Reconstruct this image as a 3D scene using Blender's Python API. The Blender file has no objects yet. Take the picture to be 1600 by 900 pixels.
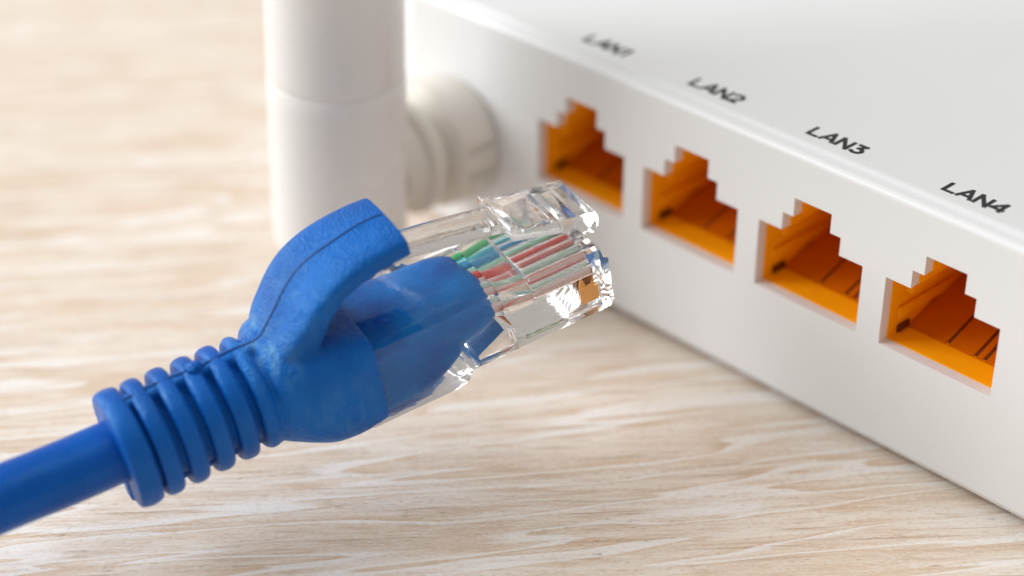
import bpy, bmesh, math, random
import numpy as np
from mathutils import Vector, Matrix
from mathutils.bvhtree import BVHTree
random.seed(4)
MM = 0.001                      # everything below is written in millimetres
scene = bpy.context.scene
COL = scene.collection

# ------------------------------------------------------------------ camera
TZ = 11.70                      # height of the port sills above the table
R_CAM = np.array([[0.6976314586, 0.7164335170, 0.0057761271],
                  [0.3736069943, -0.3568992705, -0.8561779748],
                  [-0.6113331021, 0.5994546909, -0.5166487316]])
C_CAM = np.array([80.899288, -131.670058, 98.608904 + TZ])
cam_data = bpy.data.cameras.new('camera')
cam = bpy.data.objects.new('camera', cam_data); COL.objects.link(cam)
rx, ry, rz = R_CAM[0], -R_CAM[1], -R_CAM[2]
mw = Matrix(((rx[0], ry[0], rz[0], C_CAM[0]*MM), (rx[1], ry[1], rz[1], C_CAM[1]*MM),
             (rx[2], ry[2], rz[2], C_CAM[2]*MM), (0, 0, 0, 1)))
cam.matrix_world = mw
cam_data.sensor_width = 36.0
cam_data.lens = 3160.0/1600.0*36.0
cam_data.clip_start = 0.01; cam_data.clip_end = 20
cam_data.dof.use_dof = True
cam_data.dof.focus_distance = 0.1775
cam_data.dof.aperture_fstop = 12.0
scene.camera = cam
scene.view_settings.view_transform = 'Standard'
scene.view_settings.look = 'None'
scene.view_settings.exposure = 0.0
scene.view_settings.gamma = 1.0
scene.cycles.use_denoising = True
scene.cycles.max_bounces = 24
scene.cycles.transmission_bounces = 20
scene.cycles.glossy_bounces = 8
scene.cycles.diffuse_bounces = 5
scene.cycles.sample_clamp_indirect = 12

# ------------------------------------------------------------------ studio light
world = bpy.data.worlds.new('World'); scene.world = world; world.use_nodes = True
world.node_tree.nodes['Background'].inputs[0].default_value = (1.0, 0.945, 0.89, 1)
world.node_tree.nodes['Background'].inputs[1].default_value = 0.43

def softbox(name, pos, target, size, power, col=(1, 1, 1)):
    d = bpy.data.lights.new(name, 'AREA'); d.shape = 'RECTANGLE'
    d.size, d.size_y = size[0]*MM, size[1]*MM; d.energy = power; d.color = col
    o = bpy.data.objects.new(name, d); COL.objects.link(o)
    p, t = Vector(pos)*MM, Vector(target)*MM
    o.location = p; o.rotation_euler = (t-p).to_track_quat('-Z', 'Y').to_euler()
    return o
softbox('key_softbox', (-1170, -740, 760), (-35, -15, 10), (1100, 1100), 29.0, (0.965, 0.99, 1.0))
softbox('top_softbox', (120, 160, 1050), (-20, 0, 10), (760, 600), 2.2, (0.97, 0.99, 1.0))

# ------------------------------------------------------------------ helpers
def mesh_from(verts, faces, scale=1.0):
    me = bpy.data.meshes.new('m'); me.from_pydata([tuple(c*scale for c in v) for v in verts], [], faces)
    me.validate(); me.update(); return me
def smooth(me, on=True):
    me.polygons.foreach_set('use_smooth', [on]*len(me.polygons)); me.update()
def link(name, me, mat=None, parent=None):
    """a mesh written in mm becomes one object in metres"""
    me.transform(Matrix.Scale(MM, 4)); me.name = name
    o = bpy.data.objects.new(name, me); COL.objects.link(o)
    if mat is not None:
        me.materials.clear(); me.materials.append(mat)
    if parent is not None: o.parent = parent
    return o
def tmp(me): 
    o = bpy.data.objects.new('tmp', me); COL.objects.link(o); return o
def bake(o, drop=()):
    dg = bpy.context.evaluated_depsgraph_get(); dg.update()
    me = bpy.data.meshes.new_from_object(o.evaluated_get(dg)); 
    for x in (o,)+tuple(drop): bpy.data.objects.remove(x)
    return me
def boolean(a, cutters, op='DIFFERENCE'):
    o = tmp(a); cs = []
    for c in cutters:
        k = tmp(c); cs.append(k)
        m = o.modifiers.new('b', 'BOOLEAN'); m.operation = op; m.solver = 'EXACT'; m.object = k
    return bake(o, tuple(cs))
def bevel(me, w, seg=2, ang=35, clamp=True):
    o = tmp(me); m = o.modifiers.new('b', 'BEVEL'); m.width = w; m.segments = seg
    m.limit_method = 'ANGLE'; m.angle_limit = math.radians(ang); m.use_clamp_overlap = clamp
    return bake(o)
def sharp_smooth(me, ang=30, weighted=False):
    smooth(me, True); me.set_sharp_from_angle(angle=math.radians(ang))
    if weighted:
        for p in me.polygons:
            if p.area > 5.0: p.use_smooth = False
    if weighted:
        o = tmp(me); m = o.modifiers.new('w', 'WEIGHTED_NORMAL'); m.keep_sharp = True; m.weight = 80; me = bake(o)
    return me
def join(meshes):
    vs, fs = [], []
    for me in meshes:
        n = len(vs); vs += [tuple(v.co) for v in me.vertices]; fs += [tuple(i+n for i in p.vertices) for p in me.polygons]
    return mesh_from(vs, fs)
def box(x0, x1, y0, y1, z0, z1):
    v = [(x, y, z) for x in (x0, x1) for y in (y0, y1) for z in (z0, z1)]
    f = [(0,1,3,2), (4,6,7,5), (0,4,5,1), (2,3,7,6), (0,2,6,4), (1,5,7,3)]
    return fix(mesh_from(v, f))
def fix(me):
    bm = bmesh.new(); bm.from_mesh(me); bmesh.ops.recalc_face_normals(bm, faces=bm.faces); bm.to_mesh(me); bm.free(); return me
def prism(poly, axis, a0, a1):
    """closed polygon in the two other axes, extruded along 'axis'"""
    n = len(poly); v = []
    for a in (a0, a1):
        for p, q in poly:
            v.append({'x': (a, p, q), 'y': (p, a, q), 'z': (p, q, a)}[axis])
    f = [tuple(range(n)), tuple(range(2*n-1, n-1, -1))] + [(i, (i+1) % n, n+(i+1) % n, n+i) for i in range(n)]
    return fix(mesh_from(v, f))
def lathe(prof, seg=96, axis='z'):
    """profile of (radius, height)"""
    v = []; f = []
    for r, h in prof:
        for k in range(seg):
            t = 2*math.pi*k/seg; c, s = r*math.cos(t), r*math.sin(t)
            v.append({'z': (c, s, h), 'y': (c, h, s), 'x': (h, c, s)}[axis])
    for i in range(len(prof)-1):
        for k in range(seg):
            f.append((i*seg+k, i*seg+(k+1) % seg, (i+1)*seg+(k+1) % seg, (i+1)*seg+k))
    f.append(tuple(range(seg))[::-1]); f.append(tuple(range((len(prof)-1)*seg, len(prof)*seg)))
    return fix(mesh_from(v, f))
def spline(pts, n):
    P = [np.array(p, float) for p in pts]; P = [2*P[0]-P[1]]+P+[2*P[-1]-P[-2]]; out = []
    for i in range(1, len(P)-2):
        for k in range(n):
            t = k/n
            out.append(0.5*((2*P[i])+(-P[i-1]+P[i+1])*t+(2*P[i-1]-5*P[i]+4*P[i+1]-P[i+2])*t*t+(-P[i-1]+3*P[i]-3*P[i+1]+P[i+2])*t**3))
    out.append(P[-2]); return out
def tube(path, rad, seg=20, squash=1.0):
    path = [np.array(p, float) for p in path]; v = []; f = []
    up = np.array([0, 0, 1.0])
    for i, p in enumerate(path):
        d = path[min(i+1, len(path)-1)]-path[max(i-1, 0)]; d /= np.linalg.norm(d)
        s = np.cross(up, d); s /= np.linalg.norm(s); u = np.cross(d, s)
        r = rad(i/(len(path)-1)) if callable(rad) else rad
        for k in range(seg):
            t = 2*math.pi*k/seg; v.append(tuple(p+s*r*math.cos(t)+u*r*squash*math.sin(t)))
    for i in range(len(path)-1):
        for k in range(seg): f.append((i*seg+k, i*seg+(k+1) % seg, (i+1)*seg+(k+1) % seg, (i+1)*seg+k))
    f.append(tuple(range(seg))[::-1]); f.append(tuple(range((len(path)-1)*seg, len(path)*seg)))
    return fix(mesh_from(v, f))
def loft(sections):
    n = len(sections[0]); v = [tuple(p) for s in sections for p in s]; f = []
    for i in range(len(sections)-1):
        for k in range(n): f.append((i*n+k, i*n+(k+1) % n, (i+1)*n+(k+1) % n, (i+1)*n+k))
    f.append(tuple(range(n))[::-1]); f.append(tuple(range((len(sections)-1)*n, len(sections)*n)))
    return fix(mesh_from(v, f))
def superell(a, cy, hw, zb, zt, n, seg=72):
    cz, hh = (zb+zt)/2, (zt-zb)/2; out = []
    for k in range(seg):
        t = 2*math.pi*k/seg; c, s = math.cos(t), math.sin(t)
        out.append((a, cy+hw*math.copysign(abs(c)**(2/n), c), cz+hh*math.copysign(abs(s)**(2/n), s)))
    return out

# ------------------------------------------------------------------ materials
class N:
    def __init__(s, name):
        s.m = bpy.data.materials.new(name); s.m.use_nodes = True; s.t = s.m.node_tree
        s.b = s.t.nodes['Principled BSDF']
    def new(s, kind, **kw):
        n = s.t.nodes.new(kind)
        for k, v in kw.items(): setattr(n, k, v)
        return n
    def l(s, a, b): s.t.links.new(a, b)
    def coords(s, scale=(1, 1, 1), rotz=0.0, src='Object'):
        tc = s.new('ShaderNodeTexCoord'); m1 = s.new('ShaderNodeMapping'); m1.inputs['Scale'].default_value = (1000,)*3
        s.l(tc.outputs[src], m1.inputs[0])
        m2 = s.new('ShaderNodeMapping'); m2.inputs['Rotation'].default_value = (0, 0, rotz); s.l(m1.outputs[0], m2.inputs[0])
        m3 = s.new('ShaderNodeMapping'); m3.inputs['Scale'].default_value = scale; s.l(m2.outputs[0], m3.inputs[0])
        return m3.outputs[0]
    def noise(s, vec, scale, detail=3, rough=0.5, dist=0.0):
        n = s.new('ShaderNodeTexNoise'); n.inputs['Scale'].default_value = scale; n.inputs['Detail'].default_value = detail
        n.inputs['Roughness'].default_value = rough; n.inputs['Distortion'].default_value = dist
        if vec is not None: s.l(vec, n.inputs['Vector'])
        return n.outputs[0]
    def ramp(s, fac, stops):
        r = s.new('ShaderNodeValToRGB'); e = r.color_ramp.elements
        while len(e) < len(stops): e.new(0.5)
        for q, (p, c) in zip(e, stops):
            q.position = p; q.color = (c, c, c, 1) if isinstance(c, (int, float)) else (*c, 1)
        s.l(fac, r.inputs[0]); return r.outputs[0]
    def mix(s, fac, a, b, mode='MIX'):
        n = s.new('ShaderNodeMix', data_type='RGBA', blend_type=mode)
        for i, v in ((0, fac), (6, a), (7, b)):
            if hasattr(v, 'is_linked') or isinstance(v, bpy.types.NodeSocket): s.l(v, n.inputs[i])
            else: n.inputs[i].default_value = v if i == 0 else (*v, 1)
        return n.outputs[2]
    def math(s, op, a, b=0.0, clamp=False):
        n = s.new('ShaderNodeMath', operation=op, use_clamp=clamp)
        for i, v in ((0, a), (1, b)):
            if isinstance(v, bpy.types.NodeSocket): s.l(v, n.inputs[i])
            else: n.inputs[i].default_value = v
        return n.outputs[0]
    def bump(s, h, strength, dist_mm):
        n = s.new('ShaderNodeBump'); n.inputs['Strength'].default_value = strength; n.inputs['Distance'].default_value = dist_mm*MM
        s.l(h, n.inputs['Height']); s.l(n.outputs[0], s.b.inputs['Normal']); return n
    def set(s, **kw):
        for k, v in kw.items():
            i = s.b.inputs[k.replace('_', ' ')]
            if isinstance(v, bpy.types.NodeSocket): s.l(v, i)
            else: i.default_value = (*v, 1) if isinstance(v, tuple) else v
        return s.m

def mat_wood():
    n = N('whitewashed_oak'); A = math.radians(-50)
    warp = n.noise(n.coords((0.012, 0.05, 1), A), 1.0, 3, 0.5)
    def streaks(sc, ang, k, detail=4, rough=0.6, dist=0.0, amt=3.0, off=0.0):
        v = n.coords(sc, math.radians(ang))
        add = n.new('ShaderNodeVectorMath', operation='ADD')
        cx = n.new('ShaderNodeCombineXYZ'); n.l(n.math('MULTIPLY', warp, amt), cx.inputs[1]); cx.inputs[2].default_value = off
        n.l(v, add.inputs[0]); n.l(cx.outputs[0], add.inputs[1])
        return n.noise(add.outputs[0], k, detail, rough, dist)
    broad = streaks((0.030, 0.22, 1), -50, 1.0, 3, 0.55, 0.3, 1.5)
    mid = streaks((0.075, 0.95, 1), -49, 1.0, 4, 0.6, 0.4, 2.5, 3.0)
    fine = streaks((0.22, 2.6, 1), -50, 1.0, 6, 0.8, 0.0, 4.0, 7.0)
    white = streaks((0.024, 0.30, 1), -55, 1.0, 2, 0.45, 0.25, 1.6, 13.0)
    line = streaks((0.05, 1.9, 1), -50, 1.0, 3, 0.55, 0.0, 4.0, 57.0)
    white2 = streaks((0.05, 0.55, 1), -52, 1.0, 3, 0.5, 0.3, 2.0, 31.0)
    pores = streaks((0.9, 4.5, 1), -50, 1.0, 2, 0.6, 0.0, 3.0, 19.0)
    patch = streaks((0.05, 0.9, 1), -50, 1.0, 2, 0.5, 0.0, 2.0, 41.0)
    hue = n.noise(n.coords((0.05, 0.3, 1), A), 1.0, 2)
    c = n.mix(n.ramp(broad, [(0.40, 0.0), (0.57, 1.0)]), (0.79, 0.65, 0.52), (0.87, 0.785, 0.70))
    tan = n.mix(n.ramp(hue, [(0.4, 0.0), (0.6, 1.0)]), (0.70, 0.47, 0.29), (0.60, 0.45, 0.34))
    c = n.mix(n.ramp(mid, [(0.34, 0.60), (0.50, 0.0)]), c, tan)
    c = n.mix(n.ramp(fine, [(0.40, 0.42), (0.51, 0.0)]), c, (0.56, 0.39, 0.26))
    c = n.mix(n.ramp(fine, [(0.50, 0.0), (0.64, 0.5)]), c, (0.91, 0.84, 0.76))
    w = n.ramp(white, [(0.490, 0.0), (0.498, 1.0), (0.525, 0.9), (0.550, 0.0)])
    w2 = n.ramp(white2, [(0.60, 0.0), (0.66, 0.6)])
    edge = n.ramp(white, [(0.45, 0.0), (0.485, 0.6), (0.495, 0.0)])
    c = n.mix(n.ramp(line, [(0.33, 0.8), (0.40, 0.0)]), c, (0.48, 0.34, 0.23))
    c = n.mix(edge, c, (0.66, 0.45, 0.28))
    c = n.mix(n.math('MULTIPLY', w, 0.8), c, (0.93, 0.905, 0.88))
    c = n.mix(w2, c, (0.89, 0.83, 0.76))
    p = n.math('MULTIPLY', n.ramp(pores, [(0.61, 0.0), (0.67, 1.0)]), n.ramp(patch, [(0.52, 0.0), (0.60, 1.0)]))
    c = n.mix(n.math('MULTIPLY', p, 0.5), c, (0.22, 0.16, 0.12))
    speck = n.noise(n.coords((1.4, 4.0, 1), A), 1.3, 4, 0.7)
    c = n.mix(n.ramp(speck, [(0.36, 0.4), (0.48, 0.0)]), c, (0.60, 0.45, 0.33))
    c = n.mix(n.ramp(speck, [(0.52, 0.0), (0.66, 0.45)]), c, (0.93, 0.88, 0.82))
    h = n.math('ADD', n.math('MULTIPLY', fine, 0.5), n.math('ADD', n.math('MULTIPLY', mid, 0.5), n.math('MULTIPLY', p, -0.6)))
    n.bump(h, 0.5, 0.25)
    return n.set(Base_Color=c, Roughness=n.ramp(fine, [(0.3, 0.5), (0.7, 0.66)]), Specular_IOR_Level=0.35)

def mat_white(name, col, rough, grain=0.0):
    n = N(name); v = n.coords()
    c = n.mix(n.ramp(n.noise(v, 0.05, 3), [(0.35, 0.0), (0.65, 1.0)]), tuple(x*0.985 for x in col), col)
    specks = n.ramp(n.noise(v, 2.3, 2), [(0.76, 0.0), (0.80, 0.35)])
    c = n.mix(specks, c, (0.55, 0.53, 0.50))
    if grain: n.bump(n.noise(v, 4.0, 3, 0.6), grain, 0.05)
    return n.set(Base_Color=c, Roughness=n.ramp(n.noise(v, 0.12, 2), [(0.3, rough-0.02), (0.7, rough+0.03)]))

def mat_orange():
    n = N('orange_jack_plastic'); v = n.coords()
    c = n.mix(n.noise(v, 0.4, 3), (0.95, 0.35, 0.0), (0.98, 0.42, 0.002))
    n.bump(n.noise(v, 3.0, 2), 0.2, 0.03)
    return n.set(Base_Color=c, Roughness=0.5, Specular_IOR_Level=0.2)

def mat_blue(name, base, light, rough, grain, scuff):
    n = N(name); v = n.coords()
    big = n.noise(v, 0.16, 3)
    c = n.mix(n.ramp(big, [(0.35, 0.0), (0.65, 1.0)]), base, light)
    if scuff:   # chalky rub marks where the boot flexes at its waist, and along its flank
        sx = n.new('ShaderNodeSeparateXYZ'); n.l(n.coords(), sx.inputs[0])
        def near(axis, c0, w): return n.math('SUBTRACT', 1.0, n.math('DIVIDE', n.math('ABSOLUTE', n.math('SUBTRACT', sx.outputs[axis], c0)), w), True)
        waist = n.math('MULTIPLY', near(0, -31.0, 2.6), near(2, 8.2, 2.8))
        hood = n.math('MULTIPLY', near(0, -27.0, 4.0), near(2, 11.5, 5.0))
        flank = n.math('MULTIPLY', near(0, -27.0, 5.5), near(1, -6.0, 2.5))
        flank = n.math('MULTIPLY', flank, near(2, 1.5, 4.5))
        nz = n.ramp(n.noise(n.coords((1, 0.7, 0.35)), 1.1, 5, 0.65), [(0.42, 0.0), (0.68, 1.0)])
        k = n.math('MULTIPLY', n.math('ADD', waist, n.math('ADD', n.math('MULTIPLY', flank, 0.45), n.math('MULTIPLY', hood, 0.25)), True), nz)
        c = n.mix(n.math('MULTIPLY', k, 0.6), c, (0.22, 0.48, 0.66))
    if grain:
        h = n.math('ADD', n.noise(v, 4.3, 2, 0.5), n.math('MULTIPLY', n.noise(v, 0.5, 2), 1.2))
        n.bump(h, grain, 0.36)
    r = n.ramp(n.noise(v, 1.2, 4, 0.6), [(0.3, rough-0.07), (0.7, rough+0.09)])
    return n.set(Base_Color=c, Roughness=r, Specular_IOR_Level=0.55, Specular_Tint=(0.30, 0.75, 1.0))

def mat_clear(name='clear_polycarbonate', base=0.0, amt=0.12):
    n = N(name); v = n.coords()
    h = n.math('ADD', n.noise(v, 0.28, 2), n.math('MULTIPLY', n.ramp(n.noise(n.coords((0.25, 3, 3)), 1.6, 4, 0.7), [(0.60, 0.0), (0.68, 1.0)]), 0.05))
    n.bump(h, 0.25, 0.25)
    r = n.ramp(n.noise(v, 2.2, 5, 0.7), [(0.52, base), (0.66, base+amt)])
    return n.set(Base_Color=(0.99, 0.99, 0.985), Transmission_Weight=1.0, IOR=1.47, Roughness=r)

def mat_plain(name, col, rough=0.4, metal=0.0, var=0.08, spec=0.5):
    n = N(name); v = n.coords()
    c = n.mix(n.noise(v, 0.9, 3), tuple(x*(1-var) for x in col), tuple(min(1, x*(1+var)) for x in col))
    return n.set(Base_Color=c, Roughness=rough, Metallic=metal, Specular_IOR_Level=spec)

def mat_wire(name, col, stripe=None):
    n = N(name)
    c = col
    if stripe:
        w = n.ramp(n.noise(n.coords((0.05, 2.2, 2.2)), 1.0, 1), [(0.47, 0.0), (0.51, 1.0)])
        c = n.mix(w, col, stripe)
        return n.set(Base_Color=c, Roughness=0.35)
    return n.set(Base_Color=col, Roughness=0.35)

WOOD = mat_wood()
CASE = mat_white('white_router_plastic', (0.82, 0.83, 0.84), 0.36, 0.12)
ANT = mat_white('white_antenna_plastic', (0.85, 0.835, 0.81), 0.27)
COLLAR = mat_white('white_collar_plastic', (0.72, 0.68, 0.62), 0.42)
ORANGE = mat_orange()
DARK = mat_plain('dark_recess_plastic', (0.035, 0.012, 0.004), 0.6)
SHADED_ORANGE = mat_plain('shaded_orange_ramp', (0.62, 0.15, 0.0), 0.6, spec=0.08)  # jack orange darkened: shade deep inside the port put into the colour
HOLE_SHADE = mat_plain('brown_hole_shade', (0.16, 0.035, 0.001), 0.6, spec=0.1)
PIN = mat_plain('brown_contact', (0.16, 0.035, 0.002), 0.5, spec=0.2)
INK = mat_plain('black_print', (0.018, 0.018, 0.02), 0.5)
BOOT = mat_blue('blue_boot_rubber', (0.0, 0.088, 0.41), (0.0005, 0.128, 0.54), 0.40, 0.65, True)
RIBM = mat_blue('blue_rib_rubber', (0.0, 0.076, 0.38), (0.0005, 0.100, 0.47), 0.38, 0.35, False)
BRIGHT_INNER = mat_blue('brightened_inner_blue', (0.0, 0.10, 0.52), (0.001, 0.28, 0.85), 0.30, 0.30, False)  # jacket blue brightened in its colour to offset weak light inside the plug
JACKET = mat_blue('blue_cable_jacket', (0.0, 0.066, 0.37), (0.0005, 0.085, 0.44), 0.30, 0.10, False)
SEAM = mat_plain('parting_line_blue', (0.003, 0.025, 0.13), 0.5)
CLEAR = mat_clear()
FROST = mat_clear('frosted_polycarbonate', 0.05, 0.22)
GOLD = mat_plain('gold_contact', (0.72, 0.34, 0.07), 0.3, 1.0)

# ------------------------------------------------------------------ table
def make_table():
    me = box(-420, 330, -330, 420, -22, 0)
    me = bevel(me, 2, 3)
    o = link('table', sharp_smooth(me), WOOD); o['kind'] = 'structure'
make_table()

# ------------------------------------------------------------------ router
CASE_X0, CASE_X1, CASE_D = -73.0, 62.0, 118.0
Z0, ZT = 0.75, TZ + 15.66
PITCH = 14.576
def port_outline(cx, g=0.0):
    h1, h2, h3, w1, w2 = 6.94, 8.77, 10.70, 2.12, 3.33
    pts = [(-6+g, g), (6-g, g), (6-g, h1-g), (w2-g, h1-g), (w2-g, h2-g), (w1-g, h2-g), (w1-g, h3-g),
           (-w1+g, h3-g), (-w1+g, h2-g), (-w2+g, h2-g), (-w2+g, h1-g), (-6+g, h1-g)]
    return [(cx+p, TZ+q) for p, q in pts]
def rounded_rect(x0, x1, y0, y1, r, n=8):
    out = []
    for cx, cy, s in ((x1-r, y0+r, -90), (x1-r, y1-r, 0), (x0+r, y1-r, 90), (x0+r, y0+r, 180)):
        for k in range(n+1):
            t = math.radians(s+90*k/n); out.append((cx+r*math.cos(t), cy+r*math.sin(t)))
    return out
def shell(levels, r=4.5):
    """stack of rounded rectangles (inset, z)"""
    secs = []
    for ins, z in levels:
        rr = max(r-ins, 0.4)
        secs.append([(x, y, z) for x, y in rounded_rect(CASE_X0+ins, CASE_X1-ins, ins, CASE_D-ins, rr)])
    return loft(secs)
def make_router():
    root = bpy.data.objects.new('wifi_router', None); COL.objects.link(root)
    root['label'] = 'white router with four orange ports and a white antenna, standing on pale wood'
    root['category'] = 'router'
    cuts = [prism(port_outline(-k*PITCH), 'y', -1.0, 17.0) for k in range(4)]
    lev = [(0.9, Z0), (0.35, Z0+0.2), (0.0, Z0+0.8)]
    lev += [(0.0, Z0+1.1), (0.0, ZT-1.35), (0.0, ZT-1.15)] + [(0.75*(1-math.cos(math.radians(a))), ZT-1.15+0.75*math.sin(math.radians(a))) for a in (15, 30, 45, 60, 75, 90)]
    lev += [(1.35, ZT-0.36)]
    body = shell(lev)
    body = boolean(body, cuts)
    body = bevel(body, 0.32, 3, 50)
    link('casing', sharp_smooth(body, 45, True), CASE, root)
    lid = shell([(1.45, ZT-0.6), (1.42, ZT-0.30), (1.50, ZT-0.10), (1.72, ZT-0.02), (2.1, ZT), (20, ZT)], 4.5)
    link('lid', sharp_smooth(lid, 45, True), CASE, root)
    for x, y in ((-60, 10), (50, 10), (-60, 108), (50, 108)):
        link('rubber_foot', sharp_smooth(lathe([(4.2, 0.0), (4.5, 0.3), (4.5, 0.9)], 32)).copy(), DARK, root).location = (x*MM, y*MM, 0)
    # --- jacks behind the face
    first = None
    for k in range(4):
        cx = -k*PITCH
        if first is None:
            outer = prism(port_outline(0, -0.02), 'y', 1.5, 15.5)
            outer = box(-6.9, 6.9, 1.15, 16.6, TZ-1.0, TZ+11.6)
            inner = prism(port_outline(0, 0.12), 'y', 0.5, 14.0)
            jack = boolean(outer, [inner])
            jack = bevel(jack, 0.18, 2, 50)
            j = link('lan_jack', sharp_smooth(jack), ORANGE, root)
            # contact ramp that climbs towards the back, cut by guide slots
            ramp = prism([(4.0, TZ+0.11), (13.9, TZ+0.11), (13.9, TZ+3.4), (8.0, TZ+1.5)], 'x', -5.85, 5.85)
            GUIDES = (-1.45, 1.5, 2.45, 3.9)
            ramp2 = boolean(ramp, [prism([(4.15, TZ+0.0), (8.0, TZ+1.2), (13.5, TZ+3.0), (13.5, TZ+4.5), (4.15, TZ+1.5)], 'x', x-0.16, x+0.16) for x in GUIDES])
            parts = [link('contact_ramp', sharp_smooth(bevel(ramp2, 0.06, 1)), SHADED_ORANGE, j)]
            led = join([box(-5.87, -5.55, 2.2, 13.9, TZ+1.7, TZ+2.9), box(-5.87, -5.0, 3.0, 13.9, TZ+4.3, TZ+6.7), box(5.0, 5.87, 3.0, 13.9, TZ+4.3, TZ+6.7)])
            parts.append(link('guide_rail', sharp_smooth(bevel(led, 0.12, 2)), ORANGE, j))
            parts.append(link('hole_shade_block', bevel(box(-5.86, -5.6, 2.4, 4.2, TZ+0.13, TZ+0.95), 0.1, 2), HOLE_SHADE, j))  # solid dark block; the shade inside a small hole put into its colour
            pin = tube([(0, 4.4, TZ+0.12), (0, 8.0, TZ+1.30), (0, 13.0, TZ+2.9)], 0.11, 8)
            smooth(pin); base = None
            for gx in GUIDES:
                if base is None:
                    p = link('contact_pin', pin, PIN, j); base = p
                else:
                    p = base.copy(); COL.objects.link(p); p.parent = j
                p.location = (gx*MM, 0, 0); parts.append(p)
            first = (j, parts)
        else:
            j = first[0].copy(); COL.objects.link(j); j.parent = root; j.location = (cx*MM, 0, 0)
            for s in first[1]:
                c = s.copy(); COL.objects.link(c); c.parent = j
    # --- printed letters
    def strokes(ch):
        if ch == 'L': return [[(0.08, 1), (0.08, 0.07), (0.85, 0.07)]], 0.92
        if ch == 'A': return [[(0.0, 0), (0.5, 0.98), (1.0, 0)], [(0.2, 0.30), (0.8, 0.30)]], 1.08
        if ch == 'N': return [[(0.08, 0), (0.08, 0.97), (0.92, 0.03), (0.92, 1)]], 1.08
        if ch == '1': return [[(0.08, 0.78), (0.38, 0.95), (0.38, 0)]], 0.6
        if ch == '2': return [[(0.05, 0.76)]+[(0.42+0.35*math.cos(math.radians(a)), 0.67+0.27*math.sin(math.radians(a))) for a in range(150, -50, -20)]+[(0.06, 0.07), (0.82, 0.07)]], 0.9
        if ch == '3': return [[(0.06, 0.93), (0.72, 0.93), (0.36, 0.57)]+[(0.40+0.38*math.cos(math.radians(a)), 0.32+0.26*math.sin(math.radians(a))) for a in range(70, -150, -20)]+[(0.02, 0.2)]], 0.9
        if ch == '4': return [[(0.70, 0), (0.70, 0.95), (0.03, 0.28), (0.95, 0.28)]], 1.0
    def word(txt):
        vs, fs = [], []; x = 0; H, Wd, th = 1.78, 1.42, 0.40; lvl = 0
        for ch in txt:
            st, adv = strokes(ch)
            for line in st:
                pts = [np.array([x+p[0]*Wd, p[1]*H]) for p in line]
                for i in range(len(pts)-1):
                    d = pts[i+1]-pts[i]; L = np.linalg.norm(d); d /= L; nrm = np.array([-d[1], d[0]])*th/2; e = d*th*0.42
                    a, b = pts[i]-(e if i else 0*e), pts[i+1]+(e if i < len(pts)-2 else 0*e)
                    z = 0.012+0.0015*(lvl % 7); lvl += 1
                    q = [a-nrm, b-nrm, b+nrm, a+nrm]; n = len(vs)
                    for zz in (-0.02, z): vs += [(p[0], p[1], zz) for p in q]
                    fs += [(n, n+3, n+2, n+1), (n+4, n+5, n+6, n+7)] + [(n+i2, n+(i2+1) % 4, n+4+(i2+1) % 4, n+4+i2) for i2 in range(4)]
            x += adv*Wd + 0.12
        return mesh_from(vs, fs), x
    for k, x0 in zip((4, 3, 2, 1), (-3.45, -18.35, -32.7, -46.7)):
        me, wd = word('LAN%d' % k)
        o = link('printed_label', me, INK, root); o.location = (x0*MM, 3.0*MM, ZT*MM)
        o['label'] = 'black LAN%d lettering above its port' % k
    # --- antenna on its hinge
    ax, ay = -61.9, -16.5
    zb, zs = TZ-6.6, TZ+13.4
    R = 6.95
    prof = [(R-2.2, zb)]+[(R-2.2+2.2*math.sin(math.radians(a)), zb+2.2*(1-math.cos(math.radians(a)))) for a in range(15, 91, 15)]+[(R, zb+4), (R, zs-2), (R, zs-0.15), (R-0.1, zs)]
    s = link('antenna', sharp_smooth(lathe(prof, 128), 50), ANT, root); s.matrix_local = Matrix.Translation((ax*MM, ay*MM, (TZ+0.9)*MM)) @ Matrix.Rotation(math.radians(1.3), 4, 'Y') @ Matrix.Translation((0, 0, -(TZ+0.9)*MM))
    up = lathe([(R-0.35, zs-0.3), (R-0.12, zs+0.1), (R-0.06, zs+0.45), (R-0.07, zs+1.5), (R-0.09, zs+6), (R-0.6, zs+60), (R-1.2, zs+118), (R-2.4, zs+121), (R-4.5, zs+122.5)], 128)
    link('antenna_tube', sharp_smooth(up, 50), ANT, s)
    hz = TZ+0.9
    kn = lathe([(5.2, -11.5), (5.2, -8.6), (6.2, -8.5), (6.35, -8.2), (6.3, -7.4), (6.0, -7.0), (4.6, -6.5), (4.4, -6.0), (4.6, -5.5), (6.4, -5.1), (6.75, -4.8), (6.95, -3.2), (6.95, -1.2), (6.6, -0.25), (6.0, 0.3)], 96, 'y')
    kn.transform(Matrix.Translation((ax, 0, hz)))
    notch = [box(ax+6.95*math.cos(t)-0.5, ax+6.95*math.cos(t)+0.5, -4.6, -0.8, hz+6.95*math.sin(t)-0.5, hz+6.95*math.sin(t)+0.5) for t in [math.radians(d) for d in (-12, 12)]]
    kn = boolean(kn, notch)
    link('hinge_collar', sharp_smooth(bevel(kn, 0.12, 2, 50), 40), COLLAR, root)
make_router()

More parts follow.
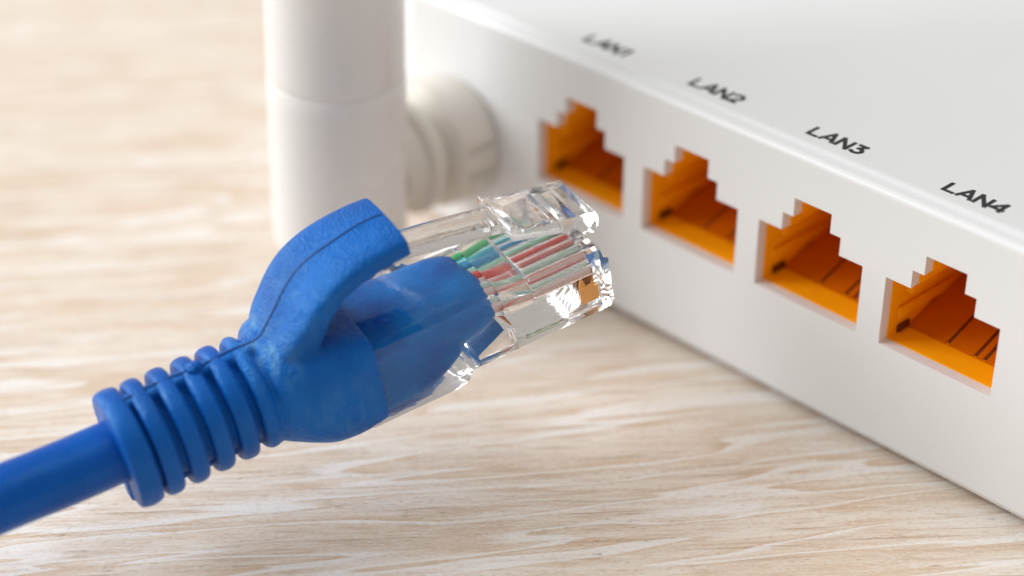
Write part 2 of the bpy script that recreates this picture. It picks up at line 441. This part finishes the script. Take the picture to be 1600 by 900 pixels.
# ------------------------------------------------------------------ ethernet cable (local x = along the plug, y = across, z = up out of the latch side)
cable_root = bpy.data.objects.new('ethernet_cable', None); COL.objects.link(cable_root)
ax_a = Vector((0.26571119, 0.94719269, 0.17950924)); ax_h = Vector((-0.0164226, -0.18172849, 0.9832116)); ax_y = ax_h.cross(ax_a)
org = Vector((-28.64840742, -15.29833318, 3.88020856+TZ))*MM
cable_root.matrix_world = Matrix(((ax_a.x, ax_y.x, ax_h.x, org.x), (ax_a.y, ax_y.y, ax_h.y, org.y), (ax_a.z, ax_y.z, ax_h.z, org.z), (0, 0, 0, 1)))
cable_root['label'] = 'blue cable with ribbed boot and clear plug pointing at the orange ports'
cable_root['category'] = 'network cable'

def make_boot():
    CH = 3.3
    st = [  # a, half width, bottom, top, exponent
        (-23.0, 6.15, -1.45, 7.55, 7.0), (-24.2, 6.25, -1.9, 7.7, 5.5), (-26.0, 6.25, -2.45, 7.9, 4.2), (-27.8, 6.05, -2.6, 8.15, 3.6),
        (-29.4, 5.75, -2.2, 8.4, 3.1), (-30.7, 5.35, -1.8, 8.5, 2.7), (-31.4, 5.0, -1.6, 8.2, 2.5), (-31.9, 4.6, -1.5, 7.5, 2.3), (-32.4, 4.85, -1.6, 8.1, 2.3), (-33.0, 4.95, -1.6, 8.25, 2.3), (-33.5, 4.7, -1.3, 7.9, 2.2)]
    P = spline([s for s in st], 5)
    body = loft([superell(p[0], 0, p[1], p[2], p[3], p[4], 96) for p in P])
    core = loft([superell(a, 0, 3.75, CH-3.75, CH+3.75, 2.2, 64) for a in (-32, -36, -40, -44.5)])
    spine = bevel(box(-45.0, -30.0, -0.75, 0.75, 6.0, 8.22), 0.3, 3)
    spine_low = bevel(box(-45.4, -30.0, -0.9, 0.9, -1.85, 1.0), 0.3, 3)
    # hood arching over the latch
    top = [(-32.0, 5.6), (-31.2, 7.5), (-30.3, 9.0), (-28.9, 10.6), (-27.3, 12.35), (-25.4, 13.65), (-23.4, 14.45), (-21.3, 14.9), (-19.3, 15.1), (-17.45, 15.1)]
    bot = [(-30.0, 4.0), (-28.3, 5.5), (-27.3, 7.3), (-26.5, 8.9), (-25.6, 10.3), (-24.4, 11.4), (-23.0, 12.1), (-21.2, 12.55), (-19.3, 12.8), (-17.35, 12.95)]
    T, B = spline(top, 5), spline(bot, 5); secs = []
    for i, (t, b) in enumerate(zip(T, B)):
        s = i/(len(T)-1); hw = float(np.interp(s, [0, 0.12, 0.24, 0.36, 0.5, 0.8, 1], [3.2, 3.7, 4.4, 4.75, 4.75, 4.4, 4.2]))
        u = t-b; L = np.linalg.norm(u); mid = (t+b)/2; sec = []
        for k in range(64):
            th = 2*math.pi*k/64; c, sn = math.cos(th), math.sin(th)
            y = hw*math.copysign(abs(c)**(2/9.0), c); q = 0.5*math.copysign(abs(sn)**(2/5.0), sn)
            crown = -0.45*(y/hw)**2*(1 if q > 0 else 0.3)
            p = mid+u*(q+crown/L); sec.append((p[0], y, p[1]))
        secs.append(sec)
    hood = loft(secs)
    j = join([body, core, spine, spine_low, hood])
    o = tmp(j); m = o.modifiers.new('r', 'REMESH'); m.mode = 'VOXEL'; m.voxel_size = 0.14; m.use_smooth_shade = True
    s2 = o.modifiers.new('s', 'SMOOTH'); s2.factor = 0.5; s2.iterations = 5
    me = bake(o)
    # hollow the mouth so that the plug sits inside the rubber
    me = boolean(me, [prism([(-5.86, -1.32), (5.86, -1.32), (5.86, 6.62), (-5.86, 6.62)], 'x', -25.2, -22.0)])
    smooth(me)
    bvh = BVHTree.FromPolygons([v.co.copy() for v in me.vertices], [tuple(p.vertices) for p in me.polygons])
    me2 = sharp_smooth(me, 45)
    boot = link('strain_relief_boot', me2, BOOT, cable_root)
    # ribs
    def rib(a, w, R, nexp=2.3):
        pr = []
        for t in range(0, 181, 15):
            pr.append((a-w/2*math.cos(math.radians(t)), (R-0.5)+0.5*math.sin(math.radians(t))**0.7 if t not in (0, 180) else R-0.5))
        secs = [superell(pr[0][0], 0, 3.0, CH-3.0, CH+3.0, nexp, 96)]
        for x, r in pr: secs.append(superell(x, 0, r*0.985, CH-r, CH+r, nexp, 96))
        secs.append(superell(pr[-1][0], 0, 3.0, CH-3.0, CH+3.0, nexp, 96))
        me = loft(secs); smooth(me); return sharp_smooth(me, 60)
    for a, w, R in ((-44.15, 2.1, 5.12), (-41.95, 1.6, 5.08), (-39.65, 1.6, 5.06), (-37.3, 1.6, 5.04), (-35.0, 1.6, 5.02)):
        link('rib', rib(a, w, R), RIBM, boot)
    # parting line: a thin dark ridge down the middle of boot and hood
    pts = []
    for i in range(150):
        a = -45.0+(45.0-17.75)*i/149
        hit = bvh.ray_cast(Vector((a, 0.12*math.sin(a*0.9), 30)), Vector((0, 0, -1)))
        if hit[0] is not None:
            z = hit[0].z
            if a < -32.6: z = max(z, 8.26)
            pts.append((a, hit[0].y, z+0.0))
    link('parting_line', (lambda m: (smooth(m), m)[1])(tube(pts, 0.085, 8)), SEAM, boot)
    # flash nub left on the parting line
    nub = bmesh.new(); bmesh.ops.create_icosphere(nub, subdivisions=4, radius=0.62)
    from mathutils import noise as mn
    for v in nub.verts:
        v.co *= 1+0.35*mn.noise(v.co*3.0)
    me = bpy.data.meshes.new('n'); nub.to_mesh(me); nub.free(); smooth(me)
    me.transform(Matrix.Translation((-36.9, -0.15, 8.45)) @ Matrix.Diagonal((1.15, 1.0, 0.7, 1)))
    link('moulding_nub', me, RIBM, boot)

def make_cable():
    path = spline([(-43.0, 0, 3.45), (-46, 0, 3.5), (-50, 0, 3.6), (-55.5, 0.0, 3.9), (-62, 0.3, 3.7), (-74, 1, 3.3), (-95, 4, 4.45), (-120, 10, 9.0), (-160, 24, 16.3)], 10)
    me = tube(path, 2.78, 64); smooth(me)
    link('cable_jacket', me, JACKET, cable_root)

def make_plug():
    W = 5.84
    prof = [(-24.6, -1.28), (-15.7, -1.28), (-15.2, -1.1), (-14.5, -0.05), (-14.1, 0.0), (-0.5, 0.0), (0.0, 0.5), (0.0, 5.3), (-0.5, 5.6), (-0.7, 6.6), (-24.6, 6.6)]
    # prism('y') takes (x, z)
    body = prism(prof, 'y', -W, W)
    cut = []
    # strain relief notch pressed in from below
    cut.append(prism([(-13.4, -0.5), (-9.6, -0.5), (-9.6, 1.6), (-10.6, 1.8), (-13.4, 0.4)], 'y', -3.9, 3.9))
    # contact slots
    for i in range(8):
        y = -3.57+1.02*i
        cut.append(prism([(-4.4, -0.5), (-0.8, -0.5), (-0.8, 2.4), (-3.3, 2.4), (-3.3, 1.6), (-4.4, 1.0)], 'y', y-0.22, y+0.22))
    body = boolean(body, cut)
    body = bevel(body, 0.16, 2, 40)
    # hollow that receives cable and wires
    def cav(a, hw, zb, zt, n): return superell(a, 0, hw, zb, zt, n, 48)
    C = spline([(-10.3, 4.0, 2.85, 4.75, 4), (-9.4, 4.2, 2.9, 4.7, 5), (-7.6, 4.25, 3.1, 4.45, 8), (-7.2, 4.2, 3.2, 4.3, 8)], 3)
    tunnels = join([tube([(-7.35, -3.57+1.02*i, 3.74), (-4, -3.57+1.02*i, 3.74), (-1.35, -3.57+1.02*i, 3.74)], 0.485, 20) for i in range(8)])
    cm = loft([cav(*c) for c in C])
    body = boolean(boolean(body, [tunnels]), [cm])
    plug = link('plug_housing', sharp_smooth(body, 32), CLEAR, cable_root)
    # latch: head slab hinged at the nose, arm running back under the hood
    def slab(top, bot, hw):
        poly = top + bot[::-1]
        return prism(poly, 'y', -hw, hw)
    head = prism([(-1.6, 6.4), (0.3, 6.4), (0.85, 6.9), (0.9, 8.1), (0.65, 8.5), (0.2, 8.6), (-2.0, 8.95), (-4.0, 9.35), (-7.3, 10.1), (-7.6, 10.05), (-7.6, 9.1), (-4.0, 8.1), (-2.6, 7.7)], 'y', -3.1, 3.1)
    arm = prism([(-6.5, 9.85), (-6.5, 8.95), (-10, 9.75), (-14, 10.45), (-18, 11.05), (-21.8, 11.5), (-22.0, 12.2), (-21.8, 12.35), (-18, 11.95), (-14, 11.4), (-10, 10.75), (-7.0, 10.15)], 'y', -1.63, 1.63)
    ridge = prism([(-7.65, 9.3), (-6.9, 9.4), (-6.9, 10.55), (-7.5, 10.6), (-7.65, 10.5)], 'y', -3.1, 3.1)
    latch = boolean(head, [arm, ridge], 'UNION')
    latch = boolean(latch, [prism([(-6.2, 9.0), (-6.2, 10.6), (-3.4, 10.0), (-3.4, 8.95)], 'y', -2.3, 2.3)])
    latch = bevel(latch, 0.16, 2, 35)
    link('latch', sharp_smooth(latch, 32), FROST, plug)
    # flattened end of the cable jacket inside
    J = spline([(-24.5, 4.7, 0.6, 6.25, 3), (-20, 4.6, 0.7, 6.2, 2.8), (-16.5, 4.5, 1.0, 6.05, 2.6), (-14.2, 4.4, 1.3, 5.85, 2.4), (-12.6, 4.15, 1.6, 5.6, 2.3), (-11.6, 3.7, 1.95, 5.3, 2.2), (-11.0, 3.05, 2.4, 4.9, 2.1), (-10.75, 2.0, 2.9, 4.4, 2.1)], 5)
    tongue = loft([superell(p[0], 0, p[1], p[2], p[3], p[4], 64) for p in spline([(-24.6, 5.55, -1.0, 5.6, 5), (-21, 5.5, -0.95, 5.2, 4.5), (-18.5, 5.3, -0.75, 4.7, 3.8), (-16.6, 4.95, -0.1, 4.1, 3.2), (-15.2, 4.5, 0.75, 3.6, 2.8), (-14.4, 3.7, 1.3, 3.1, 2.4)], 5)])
    smooth(tongue); link('boot_tongue', tongue, BRIGHT_INNER, plug)
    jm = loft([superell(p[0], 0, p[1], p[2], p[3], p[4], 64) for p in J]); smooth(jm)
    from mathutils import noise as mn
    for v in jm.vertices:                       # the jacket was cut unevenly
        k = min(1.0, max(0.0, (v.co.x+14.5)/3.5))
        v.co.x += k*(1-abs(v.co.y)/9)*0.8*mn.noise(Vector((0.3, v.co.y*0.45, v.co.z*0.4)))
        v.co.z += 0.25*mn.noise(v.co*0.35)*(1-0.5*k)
    link('inner_jacket', jm, BRIGHT_INNER, plug)
    cols = [('green', (0.08, 0.62, 0.22), None), ('teal', (0.05, 0.70, 0.80), (0.50, 0.90, 0.95)), ('blue', (0.02, 0.36, 0.70), None), ('pale_green', (0.88, 0.95, 0.90), (0.40, 0.82, 0.62)),
            ('red', (0.95, 0.09, 0.07), None), ('pink', (0.96, 0.68, 0.64), (0.92, 0.28, 0.26)), ('white_green', (0.93, 0.95, 0.92), (0.58, 0.85, 0.70)), ('salmon', (0.95, 0.34, 0.26), (0.95, 0.70, 0.64))]
    for i, (nm, c1, c2) in enumerate(cols):
        y = 3.57-1.02*i     # first wire lies on the far side
        pth = spline([(-12.2, y*0.74, 3.8), (-10.6, y*0.80, 3.85+0.1*(-1)**i), (-8.9, y*0.94, 3.78+0.05*(-1)**i), (-6.8, y, 3.74), (-4, y, 3.74), (-1.5, y, 3.74)], 6)
        me = tube(pth, 0.44, 16); smooth(me)
        w = link('wire', me, mat_wire('wire_'+nm, c1, c2), plug); w['label'] = nm.replace('_', ' ')+' wire'
    blade = prism([(-2.9, 0.9), (-2.6, 0.6), (-1.2, 0.6), (-1.0, 0.8), (-1.0, 2.0), (-1.35, 2.1), (-1.35, 3.5), (-1.7, 2.5), (-2.2, 2.4), (-2.5, 3.5), (-2.9, 2.4)], 'y', -0.15, 0.15)
    b0 = None
    for i in range(8):
        if b0 is None: b = b0 = link('contact_blade', blade, GOLD, plug)
        else:
            b = b0.copy(); COL.objects.link(b); b.parent = plug
        b.location = (0, (-3.57+1.02*i)*MM, 0)
make_boot(); make_cable(); make_plug()
